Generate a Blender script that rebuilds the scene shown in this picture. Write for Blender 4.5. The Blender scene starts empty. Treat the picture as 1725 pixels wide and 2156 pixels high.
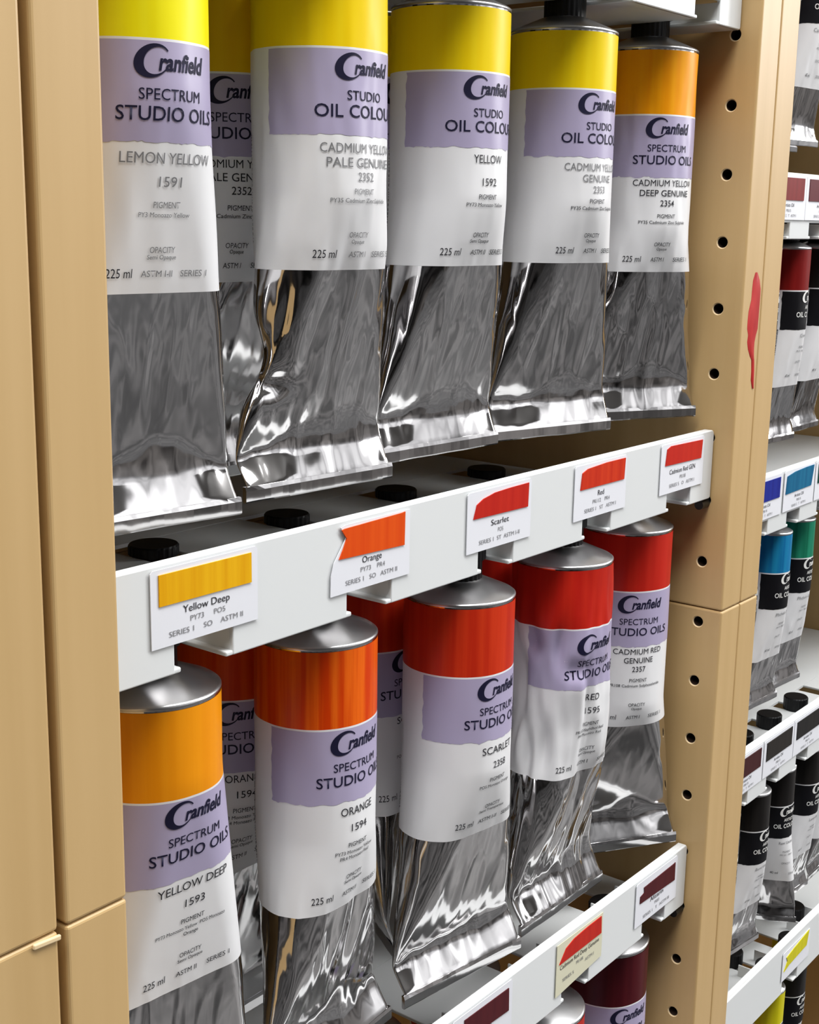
import bpy, bmesh, math, random
from mathutils import Vector, Matrix, noise

C = bpy.context.scene.collection
scene = bpy.context.scene
random.seed(7)

# ------------------------------------------------------------------ camera
CX, CY, CZ = -0.6193, -0.2834, -0.0876
YAW, PITCH, ROLL, FPX = 0.9045, 0.2133, 0.0169, 2843.36
H = 1.45                                   # height of the first shelf-pin hole above the floor
cam_data = bpy.data.cameras.new('camera')
cam = bpy.data.objects.new('camera', cam_data)
C.objects.link(cam)
scene.camera = cam
cam_data.sensor_fit = 'VERTICAL'
cam_data.sensor_height = 36.0
cam_data.lens = 36.0 * FPX / 2156.0
cam_data.clip_start = 0.01
cy, sy, cp, sp = math.cos(YAW), math.sin(YAW), math.cos(PITCH), math.sin(PITCH)
fw = Vector((sy * cp, cy * cp, -sp))
rt = Vector((cy, -sy, 0))
up = rt.cross(fw)
rt2 = math.cos(ROLL) * rt + math.sin(ROLL) * up
up2 = -math.sin(ROLL) * rt + math.cos(ROLL) * up
cam.matrix_world = Matrix(((rt2.x, up2.x, -fw.x, CX), (rt2.y, up2.y, -fw.y, CY), (rt2.z, up2.z, -fw.z, CZ + H), (0, 0, 0, 1)))

# ------------------------------------------------------------------ exposure, world, lamps
vs = scene.view_settings
vs.view_transform = 'Standard'
vs.look = 'None'
vs.gamma = 1.0
vs.exposure = 0.12
vs.use_curve_mapping = False
scene.cycles.max_bounces = 8

world = bpy.data.worlds.new('shop_interior')
scene.world = world
world.use_nodes = True
nt = world.node_tree
nt.nodes.clear()
wo = nt.nodes.new('ShaderNodeOutputWorld')
bg = nt.nodes.new('ShaderNodeBackground')
tc = nt.nodes.new('ShaderNodeTexCoord')
sep = nt.nodes.new('ShaderNodeSeparateXYZ')
rmp = nt.nodes.new('ShaderNodeValToRGB')
mr = nt.nodes.new('ShaderNodeMapRange')
mr.inputs['From Min'].default_value = -1
mr.inputs['From Max'].default_value = 1
els = rmp.color_ramp.elements
els[0].position, els[0].color = 0.0, (0.16, 0.14, 0.12, 1)
els[1].position, els[1].color = 1.0, (1.0, 1.0, 1.0, 1)
for pos, col in ((0.36, (0.18, 0.165, 0.155, 1)), (0.50, (0.36, 0.345, 0.34, 1)), (0.525, (0.46, 0.455, 0.46, 1)), (0.575, (1.35, 1.35, 1.37, 1)), (0.68, (1.75, 1.75, 1.77, 1))):
    e = els.new(pos)
    e.color = col
ns = nt.nodes.new('ShaderNodeTexNoise')
ns.inputs['Scale'].default_value = 3.0
ns.inputs['Detail'].default_value = 3.0
mp = nt.nodes.new('ShaderNodeMapping')
mp.inputs['Scale'].default_value = (2.4, 2.4, 0.5)
nr = nt.nodes.new('ShaderNodeMapRange')
nr.inputs['From Min'].default_value = 0.3
nr.inputs['From Max'].default_value = 0.7
nr.inputs['To Min'].default_value = 0.15
nr.inputs['To Max'].default_value = 2.2
mx = nt.nodes.new('ShaderNodeMix')
mx.data_type = 'RGBA'
mx.blend_type = 'MULTIPLY'
mx.inputs['Factor'].default_value = 1.0
L = nt.links.new
L(tc.outputs['Generated'], sep.inputs[0])
L(sep.outputs['Z'], mr.inputs['Value'])
L(mr.outputs[0], rmp.inputs[0])
L(tc.outputs['Generated'], mp.inputs[0])
L(mp.outputs[0], ns.inputs['Vector'])
L(ns.outputs[0], nr.inputs['Value'])
dt = nt.nodes.new('ShaderNodeVectorMath')
dt.operation = 'DOT_PRODUCT'
dt.inputs[1].default_value = (.80, -.60, 0)
dm = nt.nodes.new('ShaderNodeMapRange')
dm.interpolation_type = 'SMOOTHSTEP'
for k_, v_ in (('From Min', .2), ('From Max', .9), ('To Min', .26), ('To Max', 2.3)):
    dm.inputs[k_].default_value = v_
m2 = nt.nodes.new('ShaderNodeMix')
m2.data_type = 'RGBA'
m2.blend_type = 'MULTIPLY'
m2.inputs['Factor'].default_value = 1.0
L(tc.outputs['Generated'], dt.inputs[0])
L(dt.outputs['Value'], dm.inputs['Value'])
L(rmp.outputs[0], m2.inputs['A'])
L(dm.outputs[0], m2.inputs['B'])
L(m2.outputs['Result'], mx.inputs['A'])
L(nr.outputs[0], mx.inputs['B'])
L(mx.outputs['Result'], bg.inputs[0])
L(bg.outputs[0], wo.inputs[0])
bg.inputs[1].default_value = 0.24


def area(name, loc, target, sx, sy_, power, col=(1, 1, 1)):
    d = bpy.data.lights.new(name, 'AREA')
    d.shape = 'RECTANGLE'
    d.size, d.size_y = sx, sy_
    d.energy = power
    d.color = col
    o = bpy.data.objects.new(name, d)
    C.objects.link(o)
    o.location = loc
    o.rotation_euler = (Vector(target) - Vector(loc)).to_track_quat('-Z', 'Y').to_euler()
    return o


area('ceiling_lamp', (-0.65, -0.52, H + 1.4), (-0.62, -0.44, H - 0.3), 4.6, 0.55, 104, (1.0, .995, .985))
area('ceiling_lamp', (3.1, -1.9, H + 1.3), (-0.2, 0.0, H - 0.2), 0.8, 2.0, 112, (1.0, .995, .985))


# ------------------------------------------------------------------ materials
def mat(name, col, rough=0.5, metal=0.0, spec=0.5):
    m = bpy.data.materials.new(name)
    m.use_nodes = True
    b = m.node_tree.nodes['Principled BSDF']
    b.inputs['Base Color'].default_value = (*col, 1)
    b.inputs['Roughness'].default_value = rough
    b.inputs['Metallic'].default_value = metal
    b.inputs['Specular IOR Level'].default_value = spec
    return m


def streaks(m, cols, scale, stretch, detail=4.0, lo=0.3, hi=0.7, bump=0.0):
    """noise stretched along one axis drives the base colour (grain, brush strokes)"""
    n = m.node_tree.nodes
    k = m.node_tree.links.new
    b = n['Principled BSDF']
    t = n.new('ShaderNodeTexCoord')
    p = n.new('ShaderNodeMapping')
    p.inputs['Scale'].default_value = stretch
    q = n.new('ShaderNodeTexNoise')
    q.inputs['Scale'].default_value = scale
    q.inputs['Detail'].default_value = detail
    r = n.new('ShaderNodeValToRGB')
    r.color_ramp.elements[0].position = lo
    r.color_ramp.elements[1].position = hi
    r.color_ramp.elements[0].color = (*cols[0], 1)
    r.color_ramp.elements[1].color = (*cols[1], 1)
    k(t.outputs['Object'], p.inputs[0])
    k(p.outputs[0], q.inputs['Vector'])
    k(q.outputs[0], r.inputs[0])
    k(r.outputs[0], b.inputs['Base Color'])
    if bump:
        bp = n.new('ShaderNodeBump')
        bp.inputs['Strength'].default_value = bump
        bp.inputs['Distance'].default_value = 0.001
        k(q.outputs[0], bp.inputs['Height'])
        k(bp.outputs[0], b.inputs['Normal'])
    return m


WOOD = streaks(mat('maple_veneer', (.6, .42, .2), 0.42), ((.52, .345, .150), (.575, .39, .180)), 9.0, (9, 9, 0.35), 5, 0.3, 0.7)
BORE = mat('shade_dark_bore', (.035, .018, .010), 0.7)  # shade inside the holes, painted as dark brown on their walls
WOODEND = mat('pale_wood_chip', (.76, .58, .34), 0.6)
WHITE = mat('white_enamel', (.72, .74, .745), 0.32)
CAP = mat('black_plastic', (.006, .006, .007), 0.42, 0.0, .22)
PIN = mat('dark_steel_pin', (.02, .018, .016), 0.4, 0.3)
FLOOR = streaks(mat('shop_floor', (.3, .28, .25), 0.4), ((.02, .02, .02), (.17, .165, .165)), 4.0, (1, 1, 1), 2, .38, .66)
ALU = mat('brushed_aluminium', (.52, .52, .53), 0.30, 1.0)
LABEL = mat('white_label', (.80, .80, .815), 0.38)
LILAC = mat('lilac_print', (.41, .365, .53), 0.38)
INK = mat('navy_ink', (.010, .009, .032), 0.55, 0, .2)
INK2 = mat('charcoal_ink', (.028, .027, .033), 0.55, 0, .2)
INKG = mat('grey_ink', (.20, .20, .21), 0.5)
BLOCK = mat('black_print', (.006, .006, .008), 0.5, 0, .15)
WINK = mat('white_print', (.75, .75, .73), 0.5)
CARD = mat('white_card', (.76, .77, .82), 0.5)
CARDY = mat('yellowed_card', (.66, .64, .48), 0.5)
SMEAR = streaks(mat('red_paint_smear', (.5, .02, .02), 0.3), ((.40, .012, .014), (.58, .035, .03)), 60, (4, 4, 1))

FOIL = mat('aluminium_foil', (.60, .59, .595), 0.085, 1.0)
_n = FOIL.node_tree.nodes
_k = FOIL.node_tree.links.new
_t = _n.new('ShaderNodeTexCoord')
_p = _n.new('ShaderNodeMapping')
_p.inputs['Scale'].default_value = (1, 1, 0.7)
_q = _n.new('ShaderNodeTexNoise')
_q.inputs['Scale'].default_value = 34
_q.inputs['Detail'].default_value = 1.5
_q.inputs['Distortion'].default_value = 2.0
_b = _n.new('ShaderNodeBump')
_b.inputs['Strength'].default_value = 0.15
_b.inputs['Distance'].default_value = 0.0012
_k(_t.outputs['Object'], _p.inputs[0])
_k(_p.outputs[0], _q.inputs['Vector'])
_k(_q.outputs[0], _b.inputs['Height'])
_k(_b.outputs[0], _n['Principled BSDF'].inputs['Normal'])

_paint = {}


def paint(name, c0, c1=None, lo=0.35, hi=0.65):
    if name not in _paint:
        c1 = c1 or tuple(min(1, v * 1.12 + .004) for v in c0)
        _paint[name] = streaks(mat(name, c0, 0.36, 0, .16), (c0, c1), 60, (5, 5, 0.18), 4, lo, hi)
    return _paint[name]


# ------------------------------------------------------------------ object helpers
def props(o, label=None, cat=None, group=None, kind=None):
    if label:
        o['label'] = label
    if cat:
        o['category'] = cat
    if group:
        o['group'] = group
    if kind:
        o['kind'] = kind
    return o


def empty(name, loc, label=None, cat=None, group=None):
    o = bpy.data.objects.new(name, None)
    o.empty_display_size = 0.02
    C.objects.link(o)
    o.location = loc
    return props(o, label, cat, group)


def mesh_obj(name, verts, faces, mats, parent=None, idx=None, smooth=False):
    me = bpy.data.meshes.new(name)
    me.from_pydata(verts, [], faces)
    for m in (mats if isinstance(mats, (list, tuple)) else [mats]):
        me.materials.append(m)
    if idx:
        me.polygons.foreach_set('material_index', idx)
    me.polygons.foreach_set('use_smooth', [smooth] * len(me.polygons))
    me.update()
    o = bpy.data.objects.new(name, me)
    C.objects.link(o)
    if parent is not None:
        o.parent = parent
    return o


def bm_obj(name, bm, mats, parent=None, smooth=False):
    me = bpy.data.meshes.new(name)
    bm.normal_update()
    bm.to_mesh(me)
    bm.free()
    for m in (mats if isinstance(mats, (list, tuple)) else [mats]):
        me.materials.append(m)
    me.polygons.foreach_set('use_smooth', [smooth] * len(me.polygons))
    o = bpy.data.objects.new(name, me)
    C.objects.link(o)
    if parent is not None:
        o.parent = parent
    return o


def box(bm, x0, x1, y0, y1, z0, z1, bev=0.0):
    r = bmesh.ops.create_cube(bm, size=1.0, matrix=Matrix.Translation(((x0 + x1) / 2, (y0 + y1) / 2, (z0 + z1) / 2)) @ Matrix.Diagonal((x1 - x0, y1 - y0, z1 - z0, 1)))
    if bev:
        es = set()
        for v in r['verts']:
            es.update(v.link_edges)
        bmesh.ops.bevel(bm, geom=list(es), offset=bev, segments=3, affect='EDGES', profile=0.5)


def prism(bm, pts, y0, y1, bev=0.0, seg=2):
    """polygon in XZ extruded along Y"""
    vs_ = [bm.verts.new((x, y0, z)) for x, z in pts]
    f = bm.faces.new(vs_)
    r = bmesh.ops.extrude_face_region(bm, geom=[f])
    nv = [g for g in r['geom'] if isinstance(g, bmesh.types.BMVert)]
    bmesh.ops.translate(bm, verts=nv, vec=(0, y1 - y0, 0))
    bmesh.ops.recalc_face_normals(bm, faces=bm.faces)
    if bev:
        es = set()
        for v in vs_ + nv:
            es.update(v.link_edges)
        bmesh.ops.bevel(bm, geom=list(es), offset=bev, segments=seg, affect='EDGES', profile=0.5)


# ------------------------------------------------------------------ lettering
_font_cache = {}


def glyphs(s, bold=0.0, shear=0.0):
    """flat triangulated text, cap height 1, centred on x; returns verts, faces, width"""
    if 'M' in s:
        bold = 0.0                      # an offset outline would close the strokes of an M
    key = (s, bold, shear)
    if key in _font_cache:
        return _font_cache[key]
    cu = bpy.data.curves.new('lettering', 'FONT')
    cu.body = s
    cu.size = 1.0
    cu.offset = bold
    cu.shear = shear
    cu.resolution_u = 3
    cu.align_x = 'LEFT'
    ob = bpy.data.objects.new('lettering', cu)
    C.objects.link(ob)
    dg = bpy.context.evaluated_depsgraph_get()
    dg.update()
    me = bpy.data.meshes.new_from_object(ob.evaluated_get(dg))
    k = 1 / 0.70
    vv = [(v.co.x * k, v.co.y * k) for v in me.vertices]
    ff = [tuple(p.vertices) for p in me.polygons]
    bpy.data.objects.remove(ob)
    bpy.data.curves.remove(cu)
    bpy.data.meshes.remove(me)
    if vv:
        x0, x1 = min(v[0] for v in vv), max(v[0] for v in vv)
        vv = [(x - (x0 + x1) / 2, y) for x, y in vv]
        w = x1 - x0
    else:
        w = 1.0
    _font_cache[key] = (vv, ff, w)
    return _font_cache[key]


class Print:
    """collects flat printed shapes in (u, v) millimetres-free metres; v runs downwards"""

    def __init__(self):
        self.v, self.f, self.m, self.o = [], [], [], []

    def poly(self, pts, faces, m, off):
        b = len(self.v)
        self.v += pts
        self.o += [off] * len(pts)
        for f in faces:
            self.f.append(tuple(b + i for i in f))
            self.m.append(m)

    def text(self, s, u, v, h, w=None, m=3, bold=0.0, shear=0.0, off=.0003, slant=0.0, maxr=None):
        vv, ff, wd = glyphs(s, bold, shear)
        sx = (w / wd) if w else h * 0.86
        self.poly([(u + x * sx, v + h / 2 - y * h + slant * x * sx) for x, y in vv], ff, m, off)

    def quad(self, u0, u1, v0, v1, m, off):
        self.poly([(u0, v0), (u1, v0), (u1, v1), (u0, v1)], [(0, 1, 2, 3)], m, off)

    def logo(self, u, v, w, h, m, off=.0003):
        # crescent letter C that cups the rest of the word
        n = 30
        cu_, ru, rv = u - w * .285, w * .215, h * .5
        pts = []
        for i in range(n + 1):
            t = i / n
            a = math.radians(38 + t * (332 - 38))
            th = .10 + .33 * math.sin(math.pi * min(1, max(0, (t - .02) / .96))) ** 1.6
            for q in (1.0, 1 - th):
                x = cu_ + ru * q * math.cos(a) + (1 - q) * ru * .25
                y = v - rv * q * math.sin(a)
                pts.append((x - (y - v) * .22, y))
        self.poly(pts, [(2 * i, 2 * i + 1, 2 * i + 3, 2 * i + 2) for i in range(n)], m, off)
        self.text('ranfield', u + w * .135, v + h * .01, h * .50, w * .70, m, 0.027, 0.22, off)


# ------------------------------------------------------------------ paint tubes
class Tube:
    def __init__(self, X, Y, zt, r, ln, rot=0.0, psi=0.0, dx=0.0, dy=0.0, seed=0, wrinkle=1.0, lab_wr=.3, dents=(), apex=.38, flare=1.0, tq=.2):
        self.tq = tq
        self.X, self.Y, self.zt, self.r, self.ln = X, Y, zt, r, ln
        self.rot, self.psi = math.radians(rot), math.radians(psi)
        self.dx, self.dy, self.seed, self.wr, self.lw = dx, dy, seed, wrinkle, lab_wr
        self.dents, self.apex, self.flare = dents, apex, flare
        self.crimp = ln * .027
        self.end = ln - self.crimp
        self.w = math.pi * r / 2

    def pt(self, th, d, off=0.0):
        """th: angle from the front of the LABEL, d: depth below the top rim"""
        r = self.r
        x = (d - self.apex * self.ln) / (self.end - .05 * self.ln - self.apex * self.ln)
        if x <= 0:
            t = 0.0
        else:
            t = min(.975, x * x / (x + .06) * 1.06)
        # angle measured from the flat's own front
        a0 = (th + self.rot - self.psi + math.pi) % (2 * math.pi) - math.pi
        R = r * (1 - t)
        half = self.w * t
        u = abs(a0) * r
        s = 1 if a0 >= 0 else -1
        if u < half:
            px, py, nx, ny = u, -R, 0.0, -1.0
        elif R > 1e-6 and u < half + math.pi * R:
            ph = (u - half) / R
            px, py, nx, ny = half + R * math.sin(ph), -R * math.cos(ph), math.sin(ph), -math.cos(ph)
        else:
            px, py, nx, ny = max(0, 2 * half + math.pi * R - u), R, 0.0, 1.0
        px *= s
        nx *= s
        # wrinkles
        sd = self.seed * 7.31
        fo = max(0.0, min(1.0, (d / self.ln - .50) / .16))
        q = Vector((math.cos(a0) * 1.6 + sd, math.sin(a0) * 1.6, d * 26 * .023 / r * .6))
        ds = self.lw * .0011 * (noise.noise(q * 1.3) + .5 * noise.noise(q * 3.1)) * min(1, d / (.2 * self.ln)) * (1 - .5 * fo)
        if fo > 0:
            rg = (1 - abs(noise.noise(q * 1.15 + Vector((3, 1, 7))))) ** 3 - .55
            rg2 = (1 - abs(noise.noise(q * 3.2 + Vector((9, 4, 2))))) ** 4 - .45
            ds += fo * self.wr * (.0011 * rg + .00026 * rg2 + .0009 * noise.noise(q * 2.1 + Vector((1, 6, 3)))) * max(0, 1.25 - t * 1.2)
        for (da, dd, wa, wd, dep) in self.dents:
            g = ((th - math.radians(da)) / math.radians(wa)) ** 2 + ((d - dd) / wd) ** 2
            if g < 9:
                ds -= dep * math.exp(-g)
        px += nx * (ds * r / .0225 + off)
        py += ny * (ds * r / .0225 + off)
        py += self.bend(px, d)
        c, sn = math.cos(self.psi), math.sin(self.psi)
        return (c * px - sn * py + self.dx * t, sn * px + c * py + self.dy * t, -d)

    def bend(self, px, d):
        """the flattened sheet lies back, then curls forward in one broad tongue above the folded end"""
        k = self.r / .0225
        q = px / self.w                                   # -1 .. 1 across the folded end
        sd = self.seed * 3.7
        hgt = (.0125 + .0105 * math.exp(-((q - self.tq) / .55) ** 2) + .006 * noise.noise(Vector((q * 1.7, sd, 0))) + .0022 * noise.noise(Vector((q * 5, sd, 4)))) * k
        fold = self.ln * .030
        hgt = max(.0085 * k, hgt)
        e = d - (self.ln - fold - hgt)
        top = self.apex * self.ln
        back = max(0.0, min(1.0, (d - top) / (self.ln - .02 * k - top)))
        y = .0022 * k * self.flare * back * back
        if e > 0:
            f = min(1.0, e / hgt)
            soft = f - .18 * (1 - math.exp(-f / .18))
            y -= .0046 * k * self.flare * soft / .82
            y += .0004 * k * math.sin(math.pi * f) * noise.noise(Vector((q * 3, d * 60 / k, sd)))
        return y

    def grid(self, d0, d1, nu, nd, off, th0=-math.pi, th1=math.pi):
        closed = th1 - th0 > 6.28
        cols = nu if closed else nu + 1
        vv = []
        for j in range(nd + 1):
            d = d0 + (d1 - d0) * j / nd
            for i in range(cols):
                vv.append(self.pt(th0 + (th1 - th0) * i / nu, d, off))
        ff = []
        for j in range(nd):
            for i in range(nu):
                a, b = j * cols + i, j * cols + (i + 1) % cols
                ff.append((a, a + cols, b + cols, b))
        return vv, ff


def lathe(prof, n=40, cx=0.0, cy=0.0):
    vv, ff = [], []
    for (r, z) in prof:
        for i in range(n):
            a = 2 * math.pi * i / n
            vv.append((cx + r * math.cos(a), cy + r * math.sin(a), z))
    for j in range(len(prof) - 1):
        for i in range(n):
            a, b = j * n + i, j * n + (i + 1) % n
            ff.append((a, b, b + n, a + n))
    ff.append(tuple(range((len(prof) - 1) * n, len(prof) * n)))
    ff.append(tuple(reversed(range(n))))
    return vv, ff


BIGCAP = [(.0080, .0036), (.0088, .0040), (.0088, .0143), (.0102, .0143), (.0102, .0178), (.0096, .0185), (.0, .0185)]
SMALLCAP = [(.0048, .0036), (.0056, .0038), (.0056, .0067), (.0082, .0067), (.0082, .0150), (.0076, .0157), (.0, .0157)]


def ridged_cap(prof, n=48):
    """screw cap: flange resting on the rail, fluted skirt below it"""
    vv, ff = [], []
    for q, (rr, z) in enumerate(prof):
        for i in range(n * 2):
            a = math.pi * i / n
            g = rr * (1 - (.018 if (i % 4 < 2 and q in (1, 2, 3, 4)) else 0))
            vv.append((g * math.cos(a), g * math.sin(a), z))
    m = n * 2
    for j in range(len(prof) - 1):
        for i in range(m):
            a, b = j * m + i, j * m + (i + 1) % m
            ff.append((a, b, b + m, a + m))
    ff.append(tuple(reversed(range(m))))
    return vv, ff


def make_tube(T, band, style, texts, label, group, res=1.0, dims=None, tilt=0.0):
    """paint tube hanging cap-up: cap, shoulder, body, colour band, printed label, folded end"""
    root = empty('paint_tube', (T.X, T.Y, T.zt + H), label, 'paint tube', group)
    k = T.r / .0225
    nu, nd = int(150 * res), int(120 * res)
    vv, ff = T.grid(0.0, T.end, nu, nd, 0.0)
    mesh_obj('body', vv, ff, FOIL, root, smooth=True)
    # shoulder, neck
    vv, ff = lathe([(T.r * .985, -.0012), (T.r + .0002, -.0004), (T.r + .0002, .0003), (T.r - .0006, .0009), (.0105 * k, .0058 * k), (.0076 * k, .0066 * k), (.0074 * k, .0105 * k)], 64)
    mesh_obj('shoulder', vv, ff, ALU, root, smooth=True)
    vv, ff = ridged_cap(BIGCAP if T.r > .018 else SMALLCAP)
    mesh_obj('cap', vv, ff, CAP, root)
    # folded end
    ec = T.end - .0010
    cc, sn = math.cos(T.psi), math.sin(T.psi)
    n = 26
    vv, ff = [], []
    hw = T.w + .0008 * k
    prof = [(-.0007, 0), (-.0009, .25), (-.0009, .9), (-.0005, 1.0), (.0005, 1.0), (.0009, .9), (.0009, .15), (.0007, 0)]
    for i in range(n + 1):
        u = -hw + 2 * hw * i / n
        wob = .0003 * noise.noise(Vector((u * 90, T.seed, 0)))
        for (yy, q) in prof:
            d = ec + (T.ln - ec) * q + .0004 * noise.noise(Vector((u * 50, 5, T.seed))) * (q > .8)
            y = yy * k + wob + T.bend(u, d)
            vv.append((cc * u - sn * y + T.dx * .98, sn * u + cc * y + T.dy * .98, -d))
    m = len(prof)
    for i in range(n):
        for j in range(m):
            a, b = i * m + j, i * m + (j + 1) % m
            ff.append((a, b, b + m, a + m))
    ff.append(tuple(reversed(range(m))))
    ff.append(tuple(range(n * m, n * m + m)))
    mesh_obj('folded_end', vv, ff, FOIL, root, smooth=False)
    # colour band
    db, dl, de = dims
    vv, ff = T.grid(.0012 * k, db, nu, max(6, int(nd * .2)), .00014)
    mesh_obj('color_band', vv, ff, band, root, smooth=True)
    # label: white sheet, printed block, lettering
    vv, ff = T.grid(db - .0002, de, nu, max(10, int(nd * .45)), .00016)
    idx = [0] * len(ff)
    dark = style == 'black'
    c0, c1 = math.radians(-88), math.radians(90)
    nb, mb = int(70 * res), int(20 * res)
    bv = []
    for j in range(mb + 1):
        f = j / mb
        for i in range(nb + 1):
            t = i / nb
            jag = (.0007 * noise.noise(Vector((t * 16, T.seed, 1))) + .0004 * noise.noise(Vector((t * 60, T.seed, 2)))) * k
            ja = .035 * noise.noise(Vector((f * 8, T.seed, 9)))
            th = c0 + ja * (1 - t) + (c1 - c0) * t
            d = db + .0005 + (dl + jag - db - .0005) * f
            bv.append(T.pt(th, d, .00024))
    base = len(vv)
    vv += bv
    for j in range(mb):
        for i in range(nb):
            a = base + j * (nb + 1) + i
            ff.append((a, a + nb + 1, a + nb + 2, a + 1))
            idx.append(1)
    P = Print()
    texts(P, T, k)
    base = len(vv)
    for (u, v), o in zip(P.v, P.o):
        vv.append(T.pt(u / T.r, v, o + .00009))
    for f, mm in zip(P.f, P.m):
        ff.append(tuple(base + i for i in reversed(f)))
        idx.append(mm)
    mesh_obj('label', vv, ff, [LABEL, BLOCK if dark else LILAC, WINK if dark else INK, INK2, INKG], root, idx, smooth=True)
    return root


def barcode(P, T, k, v0, v1, th=-138, wid=.0085, m=3):
    rnd = random.Random(T.seed)
    u = math.radians(th) * T.r
    v = v0
    while v < v1:
        h = rnd.choice((.0004, .0004, .0007, .0010)) * k
        P.quad(u - wid * k / 2, u + wid * k / 2, v, v + h, m, .0003)
        v += h + rnd.choice((.0004, .0005, .0008)) * k


def txt_spectrum(names, num, pig, opq, astm, s=1.0, grey=3, series='SERIES 1', small=3):
    def f(P, T, k):
        P.logo(0, .0350 * s, .0238, .0092, 2)
        P.text('SPECTRUM', -.0005, .0438 * s, .0031, .0205, 2, .002)
        P.text('STUDIO OILS', -.0002, .0490 * s, .0039, .0335, 2, .007)
        if len(names) == 1:
            P.text(names[0], .0, .0610 * s, .0031, min(.033, .0026 * len(names[0])), grey)
            P.text(num, .0005, .0675 * s, .0029, .0078, grey)
        else:
            P.text(names[0], .0, .0592 * s, .0028, min(.033, .0024 * len(names[0])), grey, .003)
            P.text(names[1], .0, .0637 * s, .0028, .0022 * len(names[1]), grey, .003)
            P.text(num, .0, .0682 * s, .0027, .0070, grey, .003)
        P.text('PIGMENT', .0, .0740 * s, .0018, .0092, small)
        for i, l in enumerate(pig):
            P.text(l, -.0005, (.0768 + .0022 * i) * s, .0014, min(.028, .00098 * len(l)), small, .005)
        P.text('OPACITY', .0, .0868 * s, .0018, .0088, small)
        P.text(opq, .0, .0889 * s, .0013, .00092 * len(opq), small, .005)
        P.text('225 ml', -.0140, .0935 * s, .0027, .0085, 3)
        P.text(astm, -.0012, .0937 * s, .0019, .0012 * len(astm), small)
        P.text(series, .0120, .0937 * s, .0019, .0095, small)
        barcode(P, T, k, .055, .093)
    return f


def txt_colour(names, num, pig, opq, astm, grey=3, small=3):
    def f(P, T, k):
        P.logo(0, .0293, .0236, .0086, 2)
        P.text('STUDIO', 0, .0381, .0030, .0155, 2, .003)
        P.text('OIL COLOUR', 0, .0430, .0040, .0365, 2, .007)
        y = .0545
        for nm in names:
            P.text(nm, 0, y, .0030, min(.033, .0024 * len(nm)), grey)
            y += .0045
        if len(names) == 1:
            y += .0038
        P.text(num, .0005, y, .0028, .0072, grey)
        P.text('PIGMENT', 0, .0682, .0018, .0090, small)
        P.text(pig, 0, .0711, .0014, .0010 * len(pig), small, .005)
        P.text('OPACITY', 0, .0822, .0018, .0086, small)
        P.text(opq, 0, .0844, .0013, .00095 * len(opq), small, .005)
        P.text('225 ml', -.0130, .0884, .0027, .0085, 3)
        P.text(astm, .0008, .0886, .0019, .0012 * len(astm), small)
        P.text('SERIES 5', .0125, .0886, .0019, .0095, small)
        barcode(P, T, k, .050, .085)
    return f


def txt_black(name):
    def f(P, T, k):
        P.logo(.0005, .0262, .0145, .0064, 2)
        P.text("ARTISTS'", .0008, .0318, .0020, .0095, 2, .01)
        P.text('OIL COLOUR', .0, .0358, .0028, .0205, 2, .014)
        P.text(name, .0, .0475, .0020, .00135 * len(name), 4)
        P.text('PIGMENT', .0, .0540, .0014, .0062, 4)
        P.text('PR101  PBk9', .0, .0563, .0012, .0090, 4)
        P.text('OPACITY', .0, .0625, .0014, .0060, 4)
        P.text('40 ml', -.0070, .0700, .0018, .0050, 3)
        P.text('SERIES 1', .0050, .0700, .0014, .0062, 4)
        barcode(P, T, k, .044, .070, -105, .011)
    return f


# ------------------------------------------------------------------ dimensions
W, TH = 0.3877, 0.0214
YH, YR = 0.0129, 0.0100
LANES = [-.3467, -.2680, -.1903, -.1127, -.0358]
PITCHZ = .032
RZ = {'C': .0016, 'A': -.2224, 'B': -.4458}       # fascia bottoms
JOINT = -.2803
GAP = .0028

# ------------------------------------------------------------------ setting
fl = mesh_obj('floor', [(-4, -4, 0), (4, -4, 0), (4, 1.2, 0), (-4, 1.2, 0)], [(0, 1, 2, 3)], FLOOR)
props(fl, 'pale shop floor under the shelving', 'floor', kind='structure')
ce = mesh_obj('ceiling', [(-4, -4, 2.95), (-4, 1.2, 2.95), (4, 1.2, 2.95), (4, -4, 2.95)], [(0, 1, 2, 3)], mat('ceiling_tile', (.75, .75, .74), .8))
props(ce, 'white shop ceiling above the shelving', 'ceiling', kind='structure')


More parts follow.
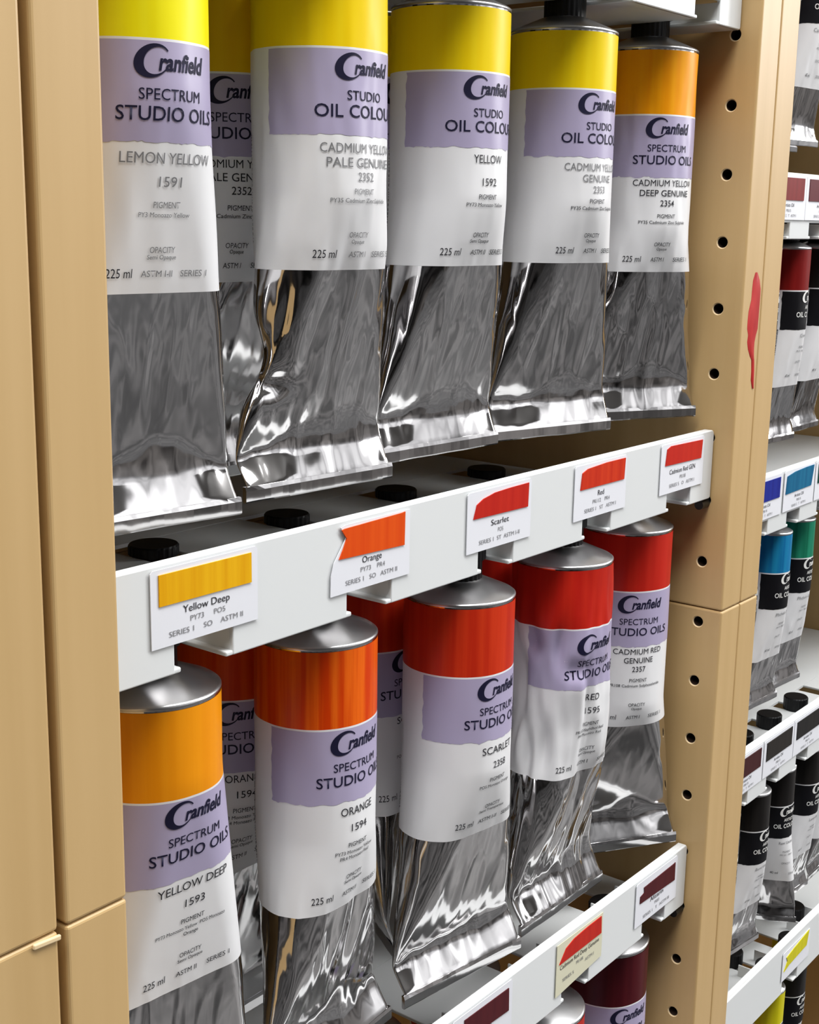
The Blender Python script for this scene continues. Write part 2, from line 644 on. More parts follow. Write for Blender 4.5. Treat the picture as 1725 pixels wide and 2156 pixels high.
def panel(name, x0, x1, z0, z1, parent, y1=.34, holes=None, inner=0):
    """upright board; blind shelf-pin holes are drilled into one face"""
    bm = bmesh.new()
    box(bm, x0, x1, 0, y1, z0 + H, z1 + H, .0011)
    o = bm_obj(name, bm, WOOD, parent)
    if holes:
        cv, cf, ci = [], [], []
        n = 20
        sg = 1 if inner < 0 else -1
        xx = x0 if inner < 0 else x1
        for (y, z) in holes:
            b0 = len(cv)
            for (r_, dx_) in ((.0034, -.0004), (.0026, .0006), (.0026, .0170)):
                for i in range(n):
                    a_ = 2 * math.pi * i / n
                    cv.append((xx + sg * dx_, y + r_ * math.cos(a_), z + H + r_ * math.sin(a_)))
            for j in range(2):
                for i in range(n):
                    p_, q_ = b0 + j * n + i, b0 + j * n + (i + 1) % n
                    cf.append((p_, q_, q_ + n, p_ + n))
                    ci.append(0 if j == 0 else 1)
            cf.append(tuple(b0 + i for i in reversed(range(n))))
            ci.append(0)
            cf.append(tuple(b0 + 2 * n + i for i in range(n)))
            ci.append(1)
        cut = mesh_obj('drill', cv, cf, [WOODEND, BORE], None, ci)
        bm = bmesh.new()
        bm.from_mesh(cut.data)
        bmesh.ops.recalc_face_normals(bm, faces=bm.faces)
        bm.to_mesh(cut.data)
        bm.free()
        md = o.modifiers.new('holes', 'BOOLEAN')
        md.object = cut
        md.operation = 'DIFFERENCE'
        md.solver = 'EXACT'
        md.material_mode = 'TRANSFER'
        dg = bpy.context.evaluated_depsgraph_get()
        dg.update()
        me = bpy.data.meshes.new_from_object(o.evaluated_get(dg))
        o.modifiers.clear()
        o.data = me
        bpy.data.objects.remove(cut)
    return o


def holes_for(z0, z1, ys=(YH, .30)):
    out = []
    for kk in range(-14, 44):
        z = -PITCHZ * kk
        if z0 + .006 < z < z1 - .006:
            for y in ys:
                out.append((y, z))
    return out


UP, LOW = .46, -1.45 + .002
u1 = empty('shelving_unit', (0, 0, 0), 'maple shelving unit section holding the upper row of yellow tubes, above the seam', 'shelving')
u2 = empty('shelving_unit', (0, 0, 0), 'maple shelving unit section below the seam, behind the lower row of orange and red tubes', 'shelving')
for root, z0, z1 in ((u1, JOINT + .0002, UP), (u2, LOW, JOINT - .0002)):
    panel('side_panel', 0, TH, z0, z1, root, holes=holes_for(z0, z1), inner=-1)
    panel('side_panel', -W - TH, -W, z0, z1, root)
    bm = bmesh.new()
    box(bm, -W, 0, .322, .334, z0 + H, z1 + H)
    bm_obj('back_panel', bm, WOOD, root)
bm = bmesh.new()
box(bm, -W, 0, .002, .322, .082 + H, .100 + H)
bm_obj('light_blocking_board', bm, WOOD, u1)  # board added out of view to keep light off the trays below

# smear of red paint on the front edge of the right-hand board
pts_l = [(0.0119, -0.1101), (0.0098, -0.1139), (0.0094, -0.1183), (0.0092, -0.1235), (0.0071, -0.1288), (0.0067, -0.1334), (0.0068, -0.1373), (0.0084, -0.1404), (0.0079, -0.1439), (0.0093, -0.1475), (0.0121, -0.1512), (0.0141, -0.1529), (0.015, -0.1584), (0.0152, -0.1632), (0.0176, -0.1677)]
pts_r = [(0.0136, -0.1101), (0.0176, -0.1141), (0.0194, -0.1185), (0.0195, -0.1239), (0.0193, -0.1293), (0.0192, -0.1339), (0.0191, -0.1379), (0.0176, -0.1409), (0.0165, -0.1444), (0.0166, -0.1479), (0.0171, -0.1515), (0.0174, -0.1532), (0.0183, -0.1587), (0.0186, -0.1635), (0.0182, -0.1678)]
vv, ff = [], []
for (a, z), (b, z2) in zip(pts_l, pts_r):
    vv += [(a, -.00005, z + H), (a + (b - a) * .3, -.0006, z + H), (a + (b - a) * .7, -.0006, (z + z2) / 2 + H), (b, -.00005, z2 + H)]
for i in range(len(pts_l) - 1):
    for j in range(3):
        a = i * 4 + j
        ff.append((a, a + 4, a + 5, a + 1))
props(mesh_obj('paint_smear', vv, ff, SMEAR, u1, smooth=True), 'red smear of paint on the board edge')

n1 = empty('shelving_unit', (0, 0, 0), 'neighbouring maple shelving unit at the far left edge, above the seam', 'shelving')
n2 = empty('shelving_unit', (0, 0, 0), 'neighbouring maple shelving unit at the far left edge, below the seam', 'shelving')
for root, z0, z1 in ((n1, JOINT + .0002, UP), (n2, LOW, JOINT - .0002)):
    panel('side_panel', -W - 2 * TH - GAP, -W - TH - GAP, z0, z1, root)
bm = bmesh.new()
box(bm, -.0045, .0045, -.0009, .0002, -.0008, .0008, .0004)
sl = bm_obj('splinter', bm, WOODEND, n2)
sl.location = (-W - TH - GAP - .0042, .0, JOINT - .0015 + H)
sl.rotation_euler = (0, math.radians(4), 0)

m1 = empty('shelving_unit', (0, 0, 0), 'maple shelving unit of the next bay on the right with small tubes, above the seam', 'shelving')
m2 = empty('shelving_unit', (0, 0, 0), 'maple shelving unit of the next bay on the right with small tubes, below the seam', 'shelving')
XB0, XB1 = TH * 2 + .0003, TH * 2 + .0003 + W
for root, z0, z1 in ((m1, JOINT + .0002, UP), (m2, LOW, JOINT - .0002)):
    panel('side_panel', TH + .0003, XB0, z0, z1, root)
    panel('side_panel', XB1, XB1 + TH, z0, z1, root)
    bm = bmesh.new()
    box(bm, XB0, XB1, .322, .334, z0 + H, z1 + H)
    bm_obj('back_panel', bm, WOOD, root)
bm = bmesh.new()
box(bm, XB0, XB1, .002, .322, .142 + H, .160 + H)
bm_obj('light_blocking_board', bm, WOOD, m1)  # unseen board added over the right bay, also a light stop


# ------------------------------------------------------------------ display rails
def make_rail(x0, x1, zb, lanes, label, notches, hgt=.0349, slot=.0187, nw=.0241, nh=.0102, depth=.30, slot_end=.145):
    root = empty('display_rail', ((x0 + x1) / 2, YR, zb + H), label, 'display rail', 'white display rails')
    ox = (x0 + x1) / 2
    # fascia outline with notches cut from its lower edge
    c = .0022
    pts = [(x0, zb), ]
    for l in sorted(notches):
        if l - nw / 2 < x0 + .002:
            pts = [(x0, zb + nh), (l + nw / 2, zb + nh), (l + nw / 2, zb)] if l + nw / 2 > x0 + .002 else pts
            continue
        if l + nw / 2 > x1 - .002:
            continue
        pts += [(l - nw / 2, zb), (l - nw / 2, zb + nh), (l + nw / 2, zb + nh), (l + nw / 2, zb)]
    pts += [(x1 - c * .4, zb), (x1, zb + c * .4), (x1, zb + hgt - c), (x1 - c * .3, zb + hgt - c * .3), (x1 - c, zb + hgt), (x0, zb + hgt)]
    bm = bmesh.new()
    prism(bm, [(a - ox, b - zb) for a, b in pts], 0, .0018, .0005)
    box(bm, x0 - ox, x1 - ox - .0006, .0002, .0052, hgt - .0018, hgt - .0002, .0006)
    bm_obj('fascia', bm, WHITE, root)
    # tray floor with keyhole slots and upturned lane walls
    bm = bmesh.new()
    edges = [x0]
    for l in sorted(lanes):
        if x0 + .004 < l - slot / 2 and l + slot / 2 < x1 - .002:
            edges += [l - slot / 2, l + slot / 2]
    edges.append(x1 - .0006)
    for i in range(0, len(edges), 2):
        box(bm, edges[i] - ox, edges[i + 1] - ox, .0002, slot_end - YR, 0, .0016, .0005)
    box(bm, x0 - ox, x1 - ox - .0006, slot_end - YR, depth - YR, 0, .0016)
    for l in notches:
        for s in (-1, 1):
            xx = l + s * (nw / 2 + .0004)
            if x0 + .002 < xx < x1 - .002:
                box(bm, xx - .0005 - ox, xx + .0005 - ox, .0012, .030, .0010, nh - .0006)
    bm_obj('tray', bm, WHITE, root)
    return root


make_rail(-W + .0008, -.0012, RZ['C'], LANES, 'white display rail across the top, cut off by the upper photo edge', LANES, slot_end=.10)
make_rail(-W + .0008, -.0012, RZ['A'], LANES, 'white display rail in the middle with yellow, orange and red swatches', LANES)
make_rail(-W + .0008, -.0012, RZ['B'], LANES, 'white display rail at the bottom with two maroon and one red swatch', LANES, slot_end=.095)
N2 = [.0639 + .0440 * i for i in range(0, 8)]
BZ = {'R0': .0660, 'R1': -.0945, 'R2': -.2545, 'R3': -.4142, 'R4': -.5720}
BL = {'R0': 'white rail of the right bay above its topmost visible tubes', 'R1': 'white rail of the right bay with two dark red swatches, top right',
      'R2': 'white rail of the right bay with blue and green swatches', 'R3': 'white rail of the right bay with near-black swatches',
      'R4': 'white rail of the right bay with a yellow swatch, bottom right corner'}
for kx in BZ:
    if kx == 'R4':
        make_rail(XB0 + .0006, XB1 - .0012, BZ[kx], [.1625, .2050, .2480], BL[kx], [.1625, .2412, .32], slot=.0125, slot_end=.07)
    else:
        make_rail(XB0 + .0006, XB1 - .0012, BZ[kx], N2, BL[kx], N2, slot=.0125, nw=.0180, nh=.0085, slot_end=.088 if kx in ('R0', 'R1') else .066, hgt=.0340)

# dark shelf pins below the rail ends
for kk, lab in ((7, 'dark shelf pin under the right end of the middle rail'), (14, 'dark shelf pin under the right end of the bottom rail')):
    bm = bmesh.new()
    bmesh.ops.create_cone(bm, cap_ends=True, segments=20, radius1=.0024, radius2=.0024, depth=.016, matrix=Matrix.Rotation(math.pi / 2, 4, 'Y'))
    o = bm_obj('shelf_pin', bm, PIN)
    o.location = (.0005, YH, -PITCHZ * kk - .0014 + H)
    props(o, lab, 'shelf pin', 'shelf pins')


# ------------------------------------------------------------------ swatch cards
def make_card(x, zt, w, h, col, sw, lines, label, group, base=CARD, outline=None, swatch=None, curl=.0006, y=YR):
    """thin printed card on the fascia; its painted swatch is a part"""
    root = empty('label_card', (x, y - .0004, zt + H), label, 'label card', group)
    out = outline or [(-w / 2, -h), (w / 2, -h), (w / 2, -.0008), (w / 2 - .001, 0), (-w / 2 + .001, 0), (-w / 2, -.0008)]
    bm = bmesh.new()
    prism(bm, out, -.0003, 0)
    me = bpy.data.meshes.new('card')
    bm.to_mesh(me)
    bm.free()
    vv = [tuple(v.co) for v in me.vertices]
    ff = [tuple(p.vertices) for p in me.polygons]
    idx = [0] * len(ff)
    bpy.data.meshes.remove(me)
    for (s, u, z, hh, ww, m) in lines:
        g, gf, wd = glyphs(s)
        b = len(vv)
        sx = ww / wd
        vv += [(u + a * sx, -.00045, z - hh / 2 + c * hh) for a, c in g]
        for f in gf:
            ff.append(tuple(b + i for i in f))
            idx.append(m)
    mesh_obj('card', vv, ff, [base, INK2, INKG], root, idx)
    s0, s1, t0, t1 = sw
    so = swatch or [(s0, t1), (s1, t1), (s1, t0), (s0, t0)]
    bm = bmesh.new()
    prism(bm, so, -.0007, -.0003)
    bm_obj('color_swatch', bm, col, root)
    return root


RED1 = paint('vermilion_red', (.50, .022, .006), (.60, .040, .009))
RED2 = paint('deep_red', (.45, .013, .007), (.51, .020, .009))
RED3 = paint('cadmium_red', (.48, .016, .009), (.53, .022, .011))
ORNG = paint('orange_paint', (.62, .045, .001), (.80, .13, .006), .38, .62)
ORNGCARD = paint('orange_card', (.66, .060, .004), (.72, .085, .006))
YDEEP = paint('yellow_deep', (.80, .27, .004), (.84, .30, .006))
YDCARD = paint('golden_yellow', (.70, .33, .003), (.78, .42, .008))
LEMON = paint('lemon_yellow', (.86, .76, .004), (.88, .80, .01))
CADP = paint('cadmium_yellow_pale', (.84, .58, .002), (.86, .62, .006))
YELL = paint('mid_yellow', (.84, .60, .002), (.86, .64, .006))
CADY = paint('cadmium_yellow', (.84, .60, .002), (.86, .64, .006))
CADD = paint('cadmium_yellow_deep', (.84, .30, .002), (.88, .36, .004))
MAROON = paint('maroon_paint', (.060, .004, .008), (.075, .006, .010))
DKRED = paint('dark_red', (.17, .006, .006), (.21, .010, .009))
WINE = paint('wine_red', (.10, .008, .014), (.12, .011, .016))
BLUE = paint('ultramarine_blue', (.010, .016, .22), (.014, .026, .28))
CERU = paint('cerulean_blue', (.004, .12, .32), (.012, .22, .42))
CERC = paint('turquoise_blue', (.004, .10, .22), (.010, .15, .28))
GREEN = paint('emerald_green', (.006, .14, .075), (.02, .26, .15))
DKGRN = paint('dark_green', (.004, .05, .035))
UMBER = paint('raw_umber', (.016, .013, .011), (.022, .017, .014))
BURNT = paint('burnt_brown', (.045, .008, .010), (.055, .011, .012))
BLACKP = paint('lamp_black', (.010, .009, .009), (.016, .014, .013))
YELC = paint('citron_yellow', (.55, .50, .004), (.62, .56, .01))

gA = 'swatch cards on the middle rail'
zc = RZ['A'] + .0337
hC = .0240
sw = (-.0190, .0190, -.0016, -.0112)


def card_lines(nm, l2, l3, s=1.0):
    return [(nm, .0, -.0138, .0023 * s, min(.030, .00175 * len(nm)) * s, 1), (l2, .0005, -.0172, .0017 * s, .0012 * len(l2) * s, 2), (l3, .0, -.0205, .0017 * s, .00122 * len(l3) * s, 2)]


make_card(LANES[0] + .0005, zc, .0440, hC, YDCARD, sw, card_lines('Yellow Deep', 'PY73     PO5', 'SERIES 1    SO    ASTM II'), 'white card with a golden yellow swatch reading Yellow Deep on the middle rail', gA)
o2 = [(-.0216, -hC), (.0212, -hC), (.0212, 0), (-.0140, 0), (-.0166, -.0006), (-.0136, -.0042), (-.0162, -.0078), (-.0200, -.0125), (-.0214, -.0170)]
s2 = [(-.0176, -.0115), (.0178, -.0126), (.0180, -.0004), (.0165, -.0006), (-.0146, -.0012), (-.0164, -.0015), (-.0138, -.0048), (-.0154, -.0080)]
make_card(LANES[1] + .0002, zc - .0004, .044, hC, ORNGCARD, sw, card_lines('Orange', 'PY73    PR4', 'SERIES 1   SO   ASTM II'), 'white card with a torn-edged orange swatch reading Orange on the middle rail', gA, outline=o2, swatch=s2)
s3 = [(-.0182, -.0106), (.0193, -.0112), (.0196, -.0014), (.006, -.0016), (-.004, -.0020), (-.0120, -.0034), (-.0162, -.0052)]
make_card(LANES[2] + .0010, zc - .0002, .0440, hC, RED2, sw, card_lines('Scarlet', 'PO5', 'SERIES 1  ST  ASTM I-II'), 'white card with a round-cornered red swatch reading Scarlet, third on the middle rail', gA, swatch=s3)
s4 = [(-.0176, -.0107), (.0196, -.0108), (.0202, -.0012), (.004, -.0012), (-.0120, -.0020), (-.0164, -.0034)]
make_card(LANES[3] + .0010, zc - .0002, .0440, hC, RED1, sw, card_lines('Red', 'PR112    PR4', 'SERIES 1   ST   ASTM I'), 'white card with a red swatch reading Red, fourth from the left on the middle rail', gA, swatch=s4)
s5 = [(-.0180, -.0102), (.0188, -.0108), (.0196, -.0018), (-.0130, -.0012), (-.0168, -.0024), (-.0172, -.0052)]
make_card(LANES[4] + .0008, zc - .0002, .0440, hC, RED3, sw, card_lines('Cadmium Red GEN', 'PR108', 'SERIES 5   O   ASTM I'), 'white card with a red swatch reading Cadmium Red GEN, rightmost on the middle rail', gA, swatch=s5)

gB = 'swatch cards on the bottom rail'
zb_ = RZ['B'] + .0337
s6 = [(-.0165, -.0125), (.0192, -.0140), (.0188, -.0030), (-.0140, -.0026), (-.0140, -.0060), (-.0165, -.0066)]
make_card(LANES[2] + .0002, zb_, .0440, hC, MAROON, sw, card_lines('Crimson', 'PR177', 'SERIES 4   T   ASTM I'), 'white card with a maroon swatch at the lower photo edge on the bottom rail', gB, swatch=s6)
s7 = [(-.0185, -.0128), (.0192, -.0126), (.0187, -.0036), (.006, -.0038), (-.0060, -.0046), (-.0130, -.0066)]
o7 = [(-.0205, -.0330 + .004), (.0206, -.0255), (.0206, -.0024), (-.0205, -.0024)]
make_card(LANES[3] + .0018, zb_ + .0016, .0440, hC, RED2, sw, [('Cadmium Red Deep Genuine', 0, -.0150, .0022, .035, 1), ('PR108', 0, -.0185, .0017, .006, 2), ('SERIES 5', -.010, -.0222, .0017, .010, 2), ('ASTM I', .009, -.0205, .0017, .008, 2)],
          'yellowed card with a red swatch hanging below the fascia of the bottom rail', gB, base=CARDY, outline=o7, swatch=s7)
s8 = [(-.0182, -.0116), (.0192, -.0130), (.0190, -.0030), (.0170, -.0032), (-.0146, -.0040), (-.0140, -.0070), (-.0180, -.0078)]
make_card(LANES[4] + .0006, zb_ - .0002, .0440, hC, MAROON, sw, card_lines('Alizarin', 'PR83', 'SERIES 1   T   ASTM III'), 'white card with a maroon swatch at the right end of the bottom rail', gB, swatch=s8)


def small_card(x, zb, col, label, grp, sw=None, off=.0003):
    make_card(x, zb + .0332, .0432, .0232, col, (-.0183, .0183, -.0018, -.0132), [('Artists Oil', 0, -.0156, .0018, .0130, 1), ('PB15', .0, -.0184, .0014, .0060, 2), ('SERIES 2   T   ASTM I', 0, -.0210, .0014, .0200, 2)], label, grp, swatch=sw)


gC = 'swatch cards in the right bay'
small_card(.0681, BZ['R1'], DKRED, 'white card with a dark red swatch beside the upright in the right bay', gC)
small_card(.1118, BZ['R1'], WINE, 'white card with a wine red swatch at the right photo edge', gC)
small_card(.0660, BZ['R2'], BLUE, 'white card with a deep blue swatch beside the upright in the right bay', gC)
small_card(.1122, BZ['R2'], CERC, 'white card with a turquoise blue swatch, curved at the top left corner', gC, sw=[(-.0195, -.0132), (.0165, -.0128), (.0192, -.0010), (.008, -.0010), (-.008, -.0016), (-.0185, -.0030)])
small_card(.1570, BZ['R2'], DKGRN, 'white card with a dark green swatch at the right photo edge', gC)
small_card(.0680, BZ['R3'], BURNT, 'white card with a dark burnt brown swatch beside the upright', gC)
small_card(.1126, BZ['R3'], UMBER, 'white card with a near-black brown swatch, second on its rail in the right bay', gC)
small_card(.1568, BZ['R3'], BLACKP, 'white card with a black-brown swatch at the photo edge, third on its rail', gC)
make_card(.1690, BZ['R4'] + .0300, .0440, .0200, YELC, (-.0190, .0190, -.0016, -.0112), [], 'white card with a citron yellow swatch in the bottom right corner', gC,
          swatch=[(-.0198, -.0135), (-.0120, -.0118), (.0165, -.0102), (.0192, -.0002), (-.0060, -.0030), (-.0168, -.0046), (-.0150, -.0078)])

# ------------------------------------------------------------------ the big tubes
R = .0225
DIM_S = (.0292, .0568, .0995)       # band, lilac block and label ends: bilingual label with four lines
DIM_C = (.0236, .0506, .0938)
gU, gL, gH = 'paint tubes of the upper row', 'paint tubes of the lower row', 'paint tubes queued behind the front row'
zu, zl = -.0107, -.2350


def big(lane, y, zt, crimp_z, band, dims, texts, label, group, res=1.0, **kw):
    T = Tube(LANES[lane], y, zt, R, zt - crimp_z, **kw)
    return make_tube(T, band, 'lilac', texts, label, group, res, dims)


big(0, .0372, zu, -.1838, LEMON, DIM_S, txt_spectrum(['LEMON YELLOW'], '1591', ['PY3 Monoazo Yellow'], 'Semi Opaque', 'ASTM I-II', grey=4, small=4),
    'large paint tube with a lemon yellow band reading Lemon Yellow, leftmost in the upper row', gU, rot=-8, psi=-7, dx=.001, dy=.001, seed=1, wrinkle=.8, apex=.24, flare=1.2)
big(1, .0345, zu, -.1826, CADP, DIM_C, txt_colour(['CADMIUM YELLOW', 'PALE GENUINE'], '2352', 'PY35 Cadmium Zinc Sulphide', 'Opaque', 'ASTM I', grey=4, small=4),
    'large yellow-banded paint tube reading Pale Genuine, its foil pinched at the left side', gU, rot=-5, psi=-4, dx=.002, dy=.003, seed=2, wrinkle=1.3, lab_wr=.9, apex=.40, flare=1.3,
    dents=((-105, .124, 34, .011, .0080), (-62, .132, 24, .0045, .0030), (-60, .112, 14, .016, .0022), (-120, .105, 16, .03, .003), (10, .075, 22, .010, .0008)))
big(2, .0380, zu, -.1795, YELL, DIM_C, txt_colour(['YELLOW'], '1592', 'PY73 Monoazo Yellow', 'Semi Opaque', 'ASTM II', grey=3),
    'large paint tube with a yellow band numbered 1592, third along the upper row', gU, rot=-10, psi=-4, dx=.000, dy=.003, seed=3, wrinkle=1.0, lab_wr=.3, apex=.40)
big(3, .0367, zu, -.1812, CADY, DIM_C, txt_colour(['CADMIUM YELLOW', 'GENUINE'], '2353', 'PY35 Cadmium Zinc Sulphide', 'Opaque', 'ASTM I', grey=4),
    'large paint tube with a yellow band numbered 2353, its black cap showing', gU, rot=-10, psi=-15, dx=.004, dy=.003, seed=4, wrinkle=1.0, apex=.40)
big(4, .0385, zu + .0005, -.1812, CADD, DIM_S, txt_spectrum(['CADMIUM YELLOW', 'DEEP GENUINE'], '2354', ['PY35 Cadmium Zinc Sulphide'], 'Opaque', 'ASTM I'),
    'large paint tube with an orange-yellow band at the right end of the upper row', gU, rot=-30, psi=-29, dx=-.001, seed=5, wrinkle=1.2, lab_wr=.8, apex=.45)

big(0, .0356, zl, -.4100, YDEEP, (.0308, .0600, .1030), txt_spectrum(['YELLOW DEEP'], '1593', ['PY73 Monoazo Yellow  PO5 Monoazo', 'Orange'], 'Semi Opaque', 'ASTM II', 1.035),
    'large paint tube with an orange-yellow band reading Yellow Deep, leftmost in the lower row', gL, rot=-1, psi=-6, dx=.004, dy=-.004, flare=1.6, seed=6, wrinkle=.9, lab_wr=.15, apex=.14)
big(1, .0354, zl, -.4098, ORNG, (.0300, .0586, .1016), txt_spectrum(['ORANGE'], '1594', ['PY73 Monoazo Yellow', 'PR4 Monoazo Red'], 'Semi Opaque', 'ASTM II', 1.022),
    'large paint tube with a brushed orange band reading Orange, front of the lower row', gL, rot=-4, psi=5, dx=.003, dy=-.005, flare=1.7, seed=7, wrinkle=1.1, lab_wr=.25, apex=.42)
big(2, .0272, zl + .0002, -.4085, RED1, (.0292, .0568, .0996), txt_spectrum(['SCARLET'], '2358', ['PO5 Monoazo Orange'], 'Semi Transparent', 'ASTM I-II'),
    'large paint tube with a red band reading Scarlet, middle of the lower row', gL, rot=-3, psi=-8, dx=.005, seed=8, wrinkle=.8, lab_wr=.25, apex=.40, flare=1.7, tq=.5)
big(3, .0267, zl + .0006, -.4085, RED2, (.0276, .0556, .0985), txt_spectrum(['RED'], '1595', ['PR112 Naphthol Red', 'PR4 Monoazo Red'], 'Semi Opaque', 'ASTM I'),
    'large red-banded paint tube with a badly crumpled label in the lower row', gL, rot=-8, psi=0, dx=.006, seed=9, wrinkle=1.6, lab_wr=2.4, apex=.40, flare=1.7, tq=.5,
    dents=((-78, .035, 9, .006, .0036), (-52, .037, 8, .009, .0028), (-28, .047, 13, .005, .0034), (-98, .060, 11, .020, .0040), (-62, .084, 10, .011, .0042), (-10, .068, 8, .028, .0030), (-84, .090, 8, .012, .0040), (-35, .075, 14, .010, .0016)))
big(4, .0372, zl + .0008, -.4080, RED3, (.0288, .0568, .0990), txt_spectrum(['CADMIUM RED', 'GENUINE'], '2357', ['PR108 Cadmium Sulphoselenide'], 'Opaque', 'ASTM I'),
    'large paint tube with a red band reading Cadmium Red Genuine beside the drilled upright', gL, rot=-37, psi=-33, dx=.0, seed=10, wrinkle=.22, lab_wr=.2, apex=.50, flare=1.6)

# queue behind the front row
Y2, Y3 = .0795, .1275
NO = txt_spectrum(['CADMIUM YELLOW', 'PALE GENUINE'], '2352', ['PY35 Cadmium Zinc Sulphide'], 'Opaque', 'ASTM I')
CADG = paint('golden_cadmium', (.84, .50, .002), (.86, .54, .006))
big(1, Y2, zu, -.1828, CADG, DIM_S, NO, 'shaded paint tube with a golden band seen between the lemon yellow tube and its neighbour', gH, .7, rot=-30, seed=11, wrinkle=.3, lab_wr=.2)
for ln_, b, tx, nm in ((0, LEMON, txt_spectrum(['LEMON YELLOW'], '1591', ['PY3'], 'Semi Opaque', 'ASTM I'), 'added second lemon yellow paint tube, hanging right behind the leftmost upper tube'),
                       (2, YELL, txt_colour(['YELLOW'], '1592', 'PY73', 'Semi Opaque', 'ASTM II'), 'added second yellow paint tube, hanging behind the one numbered 1592'),
                       (3, CADY, txt_colour(['CADMIUM YELLOW', 'GENUINE'], '2353', 'PY35', 'Opaque', 'ASTM I'), 'added second yellow paint tube, hanging behind the one numbered 2353'),
                       (4, CADD, txt_spectrum(['CADMIUM YELLOW', 'DEEP GENUINE'], '2354', ['PY35'], 'Opaque', 'ASTM I'), 'added second orange-yellow paint tube, behind the right end of the upper row')):
    big(ln_, Y2 + .002, zu, -.1815, b, DIM_S if ln_ in (0, 4) else DIM_C, tx, nm, gH, .45, seed=20 + ln_, psi=-28 if ln_ == 4 else 0)  # added behind the upper row to block light from the interior

OR2 = txt_spectrum(['ORANGE'], '1594', ['PY73 Monoazo Yellow', 'PR4 Monoazo Red'], 'Semi Opaque', 'ASTM II')
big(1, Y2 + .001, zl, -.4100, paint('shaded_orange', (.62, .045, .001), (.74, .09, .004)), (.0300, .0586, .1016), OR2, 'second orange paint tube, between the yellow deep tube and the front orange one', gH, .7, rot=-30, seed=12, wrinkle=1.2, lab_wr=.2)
SC2 = txt_spectrum(['SCARLET'], '2358', ['PO5 Monoazo Orange'], 'Semi Transparent', 'ASTM I-II')
big(2, .0760, zl + .0005, -.4000, RED1, (.0300, .0586, .1010), SC2, 'second scarlet paint tube, half hidden between the orange tube and the front scarlet tube', gH, .6, rot=8, psi=60, seed=13, wrinkle=1.3, lab_wr=.4)
big(3, .0760, zl + .0002, -.4060, RED2, DIM_S, txt_spectrum(['RED'], '1595', ['PR112'], 'Semi Opaque', 'ASTM I'), 'second red paint tube, hanging behind the crumpled red one', gH, .5, rot=0, psi=0, seed=14)
for ln_, b, nm in ((1, ORNG, 'third orange paint tube, deepest of the orange queue under the middle rail'),
                   (2, RED1, 'third scarlet paint tube, deepest of the scarlet queue under the middle rail'),
                   (3, RED2, 'third red paint tube, deepest of the red queue under the middle rail'),
                   (4, RED3, 'deepest cadmium red paint tube, hidden behind the one beside the drilled upright')):
    big(ln_, Y3 - .004, zl, -.4090, b, DIM_S, SC2 if ln_ == 2 else OR2, nm, gH, .45, seed=30 + ln_, psi=-28 if ln_ == 4 else 0)

# tubes hanging from the bottom rail, only their tops in the picture
zr = -.4585
gX = 'paint tubes under the bottom rail'
CR = txt_spectrum(['ALIZARIN'], '1597', ['PR83'], 'Transparent', 'ASTM III')
big(4, .0370, zr, -.6330, MAROON, DIM_S, CR, 'large paint tube with a maroon band under the right end of the bottom rail', gX, .7, rot=-20, seed=41)
big(3, .0300, zr - .001, -.6330, RED2, DIM_S, CR, 'paint tube with a bright red rim under the yellowed card', gX, .6, rot=0, seed=42)
big(2, .0350, zr, -.6330, MAROON, DIM_S, CR, 'maroon paint tube whose cap shows behind the maroon card at the lower photo edge', gX, .45, seed=43)
big(3, .0800, zr, -.6330, RED2, DIM_S, CR, 'paint tube whose black cap shows on the bottom tray behind the scarlet tube', gX, .4, seed=44)
big(2, .0800, zr, -.6330, MAROON, DIM_S, CR, 'paint tube whose cap shows deep on the bottom tray between orange and scarlet tubes', gX, .4, seed=45)

# ------------------------------------------------------------------ small tubes of the right bay
r2 = .0122
D2 = (.0228, .0442, .0762)
gS = 'small paint tubes in the right bay'


def small(lane, y, rail, band, name, label, res=.5, ln=.1060, **kw):
    X = N2[lane] if isinstance(lane, int) else lane
    T = Tube(X, y, BZ[rail] - .0050, r2, ln, **kw)
    return make_tube(T, band, 'black', txt_black(name), label, gS, res, D2)


small(0, .0226, 'R0', ORNGCARD, 'Orange', 'small tube half behind the upright in the top right corner, black print facing', rot=-4, psi=0, seed=51)
small(1, .0240, 'R0', ORNGCARD, 'Cadmium Orange', 'small tube with a barcode strip in the top right corner', rot=-2, psi=-6, seed=52)
small(0, .0226, 'R1', DKRED, 'Crimson', 'sliver of a small dark red tube showing past the upright edge', rot=0, psi=0, seed=55)
small(1, .0246, 'R1', DKRED, 'Crimson', 'small tube with a dark red band and barcode strip, right bay', rot=14, psi=-5, seed=53, ln=.1085)
small(2, .0262, 'R1', BLACKP, 'Madder', 'small tube with a black-brown band next to the dark red one', rot=10, seed=54)
small(0, .0226, 'R2', BLUE, 'Ultramarine', 'small ultramarine tube almost hidden behind the upright edge', rot=0, psi=0, seed=50)
small(1, .0226, 'R2', CERU, 'Phthalo Blue', 'small tube with a bright blue band beside the upright', rot=4, psi=-5, seed=56)
small(2, .0266, 'R2', GREEN, 'Phthalo Green', 'small tube with an emerald green band', rot=0, psi=-5, seed=57)
small(3, .0480, 'R2', DKGRN, 'Viridian', 'small tube turned to show its barcode, right of the emerald green one', rot=60, psi=0, seed=58)
small(0, .0226, 'R3', BLACKP, 'Ochre', 'small black-banded tube almost hidden behind the upright edge', rot=0, psi=0, seed=68)
small(1, .0232, 'R3', BLACKP, 'Burnt Umber', 'small black-banded tube beside the upright, lowest of three hanging in a row', rot=2, psi=-8, seed=59)
small(2, .0260, 'R3', BLACKP, 'Raw Umber', 'small black-banded tube in the middle of its row, its crimp turned', rot=-14, psi=-60, seed=60)
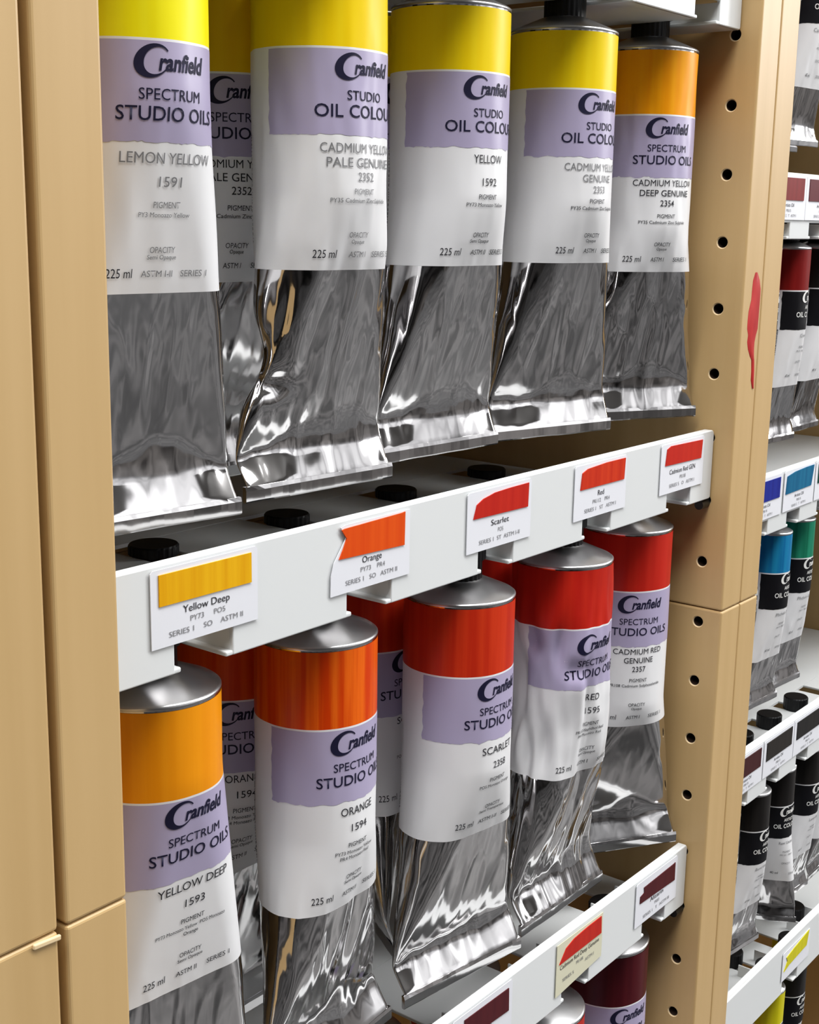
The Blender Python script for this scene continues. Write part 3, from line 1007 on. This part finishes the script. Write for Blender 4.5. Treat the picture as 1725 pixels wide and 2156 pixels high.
small(3, .0262, 'R3', BLACKP, 'Lamp Black', 'small black-banded tube third from the upright', rot=2, psi=-5, seed=61)
small(4, .0262, 'R3', BLACKP, 'Ivory Black', 'small black-banded tube fourth from the upright, cut by the right photo edge', rot=4, seed=62)
for i in range(4):
    small(1 + i, .0510, 'R3', BLACKP, 'Umber', ('small tube behind the black-banded tube beside the upright', 'small tube behind the middle black-banded tube, cap on the tray', 'small tube behind the third black-banded tube, cap on the tray', 'small tube behind the fourth black-banded tube, cap on the tray')[i], .35, seed=70 + i)
small(.1625, .0252, 'R4', YELC, 'Lemon', 'small tube with a citron yellow band at the bottom right', rot=0, seed=63)
small(.2050, .0275, 'R4', BLACKP, 'Ochre', 'small black-topped tube under the citron yellow card', rot=0, seed=64)
small(.1625, .0515, 'R4', YELC, 'Lemon', 'small tube whose cap shows on the lowest right tray beside the upright', .35, seed=65)
small(.2480, .0440, 'R4', YELC, 'Lemon', 'small tube whose cap shows on the lowest right tray further from the upright', .35, seed=66)

# extra tubes added behind the front ones to darken the right bay
gQ = 'small paint tubes added to shade the right bay'
back = (('R0', 1, ORNGCARD, 'behind the topmost tube with the barcode strip'), ('R0', 2, ORNGCARD, 'deep in the top right corner, second lane past the barcode'),
        ('R1', 1, DKRED, 'behind the dark red tube with the barcode strip'), ('R1', 2, BLACKP, 'behind the black-brown tube beside the dark red one'),
        ('R1', 3, DKRED, 'at the photo edge, two lanes right of the dark red one'), ('R2', 1, CERU, 'behind the bright blue tube'), ('R2', 2, GREEN, 'behind the emerald green tube'))
for i, (rail, lane, col, where) in enumerate(back):
    make_tube(Tube(N2[lane], .0515 if lane != 2 else .0525, BZ[rail] - .0050, r2, .1060, seed=80 + i), col, 'black', txt_black('Oil'), 'added second small tube ' + where, gQ, .35, D2)
for i, (rail, lane, col, where) in enumerate(back[:5]):
    make_tube(Tube(N2[lane], .0775, BZ[rail] - .0050, r2, .1060, seed=90 + i), col, 'black', txt_black('Oil'), 'added third small tube ' + where, gQ, .35, D2)
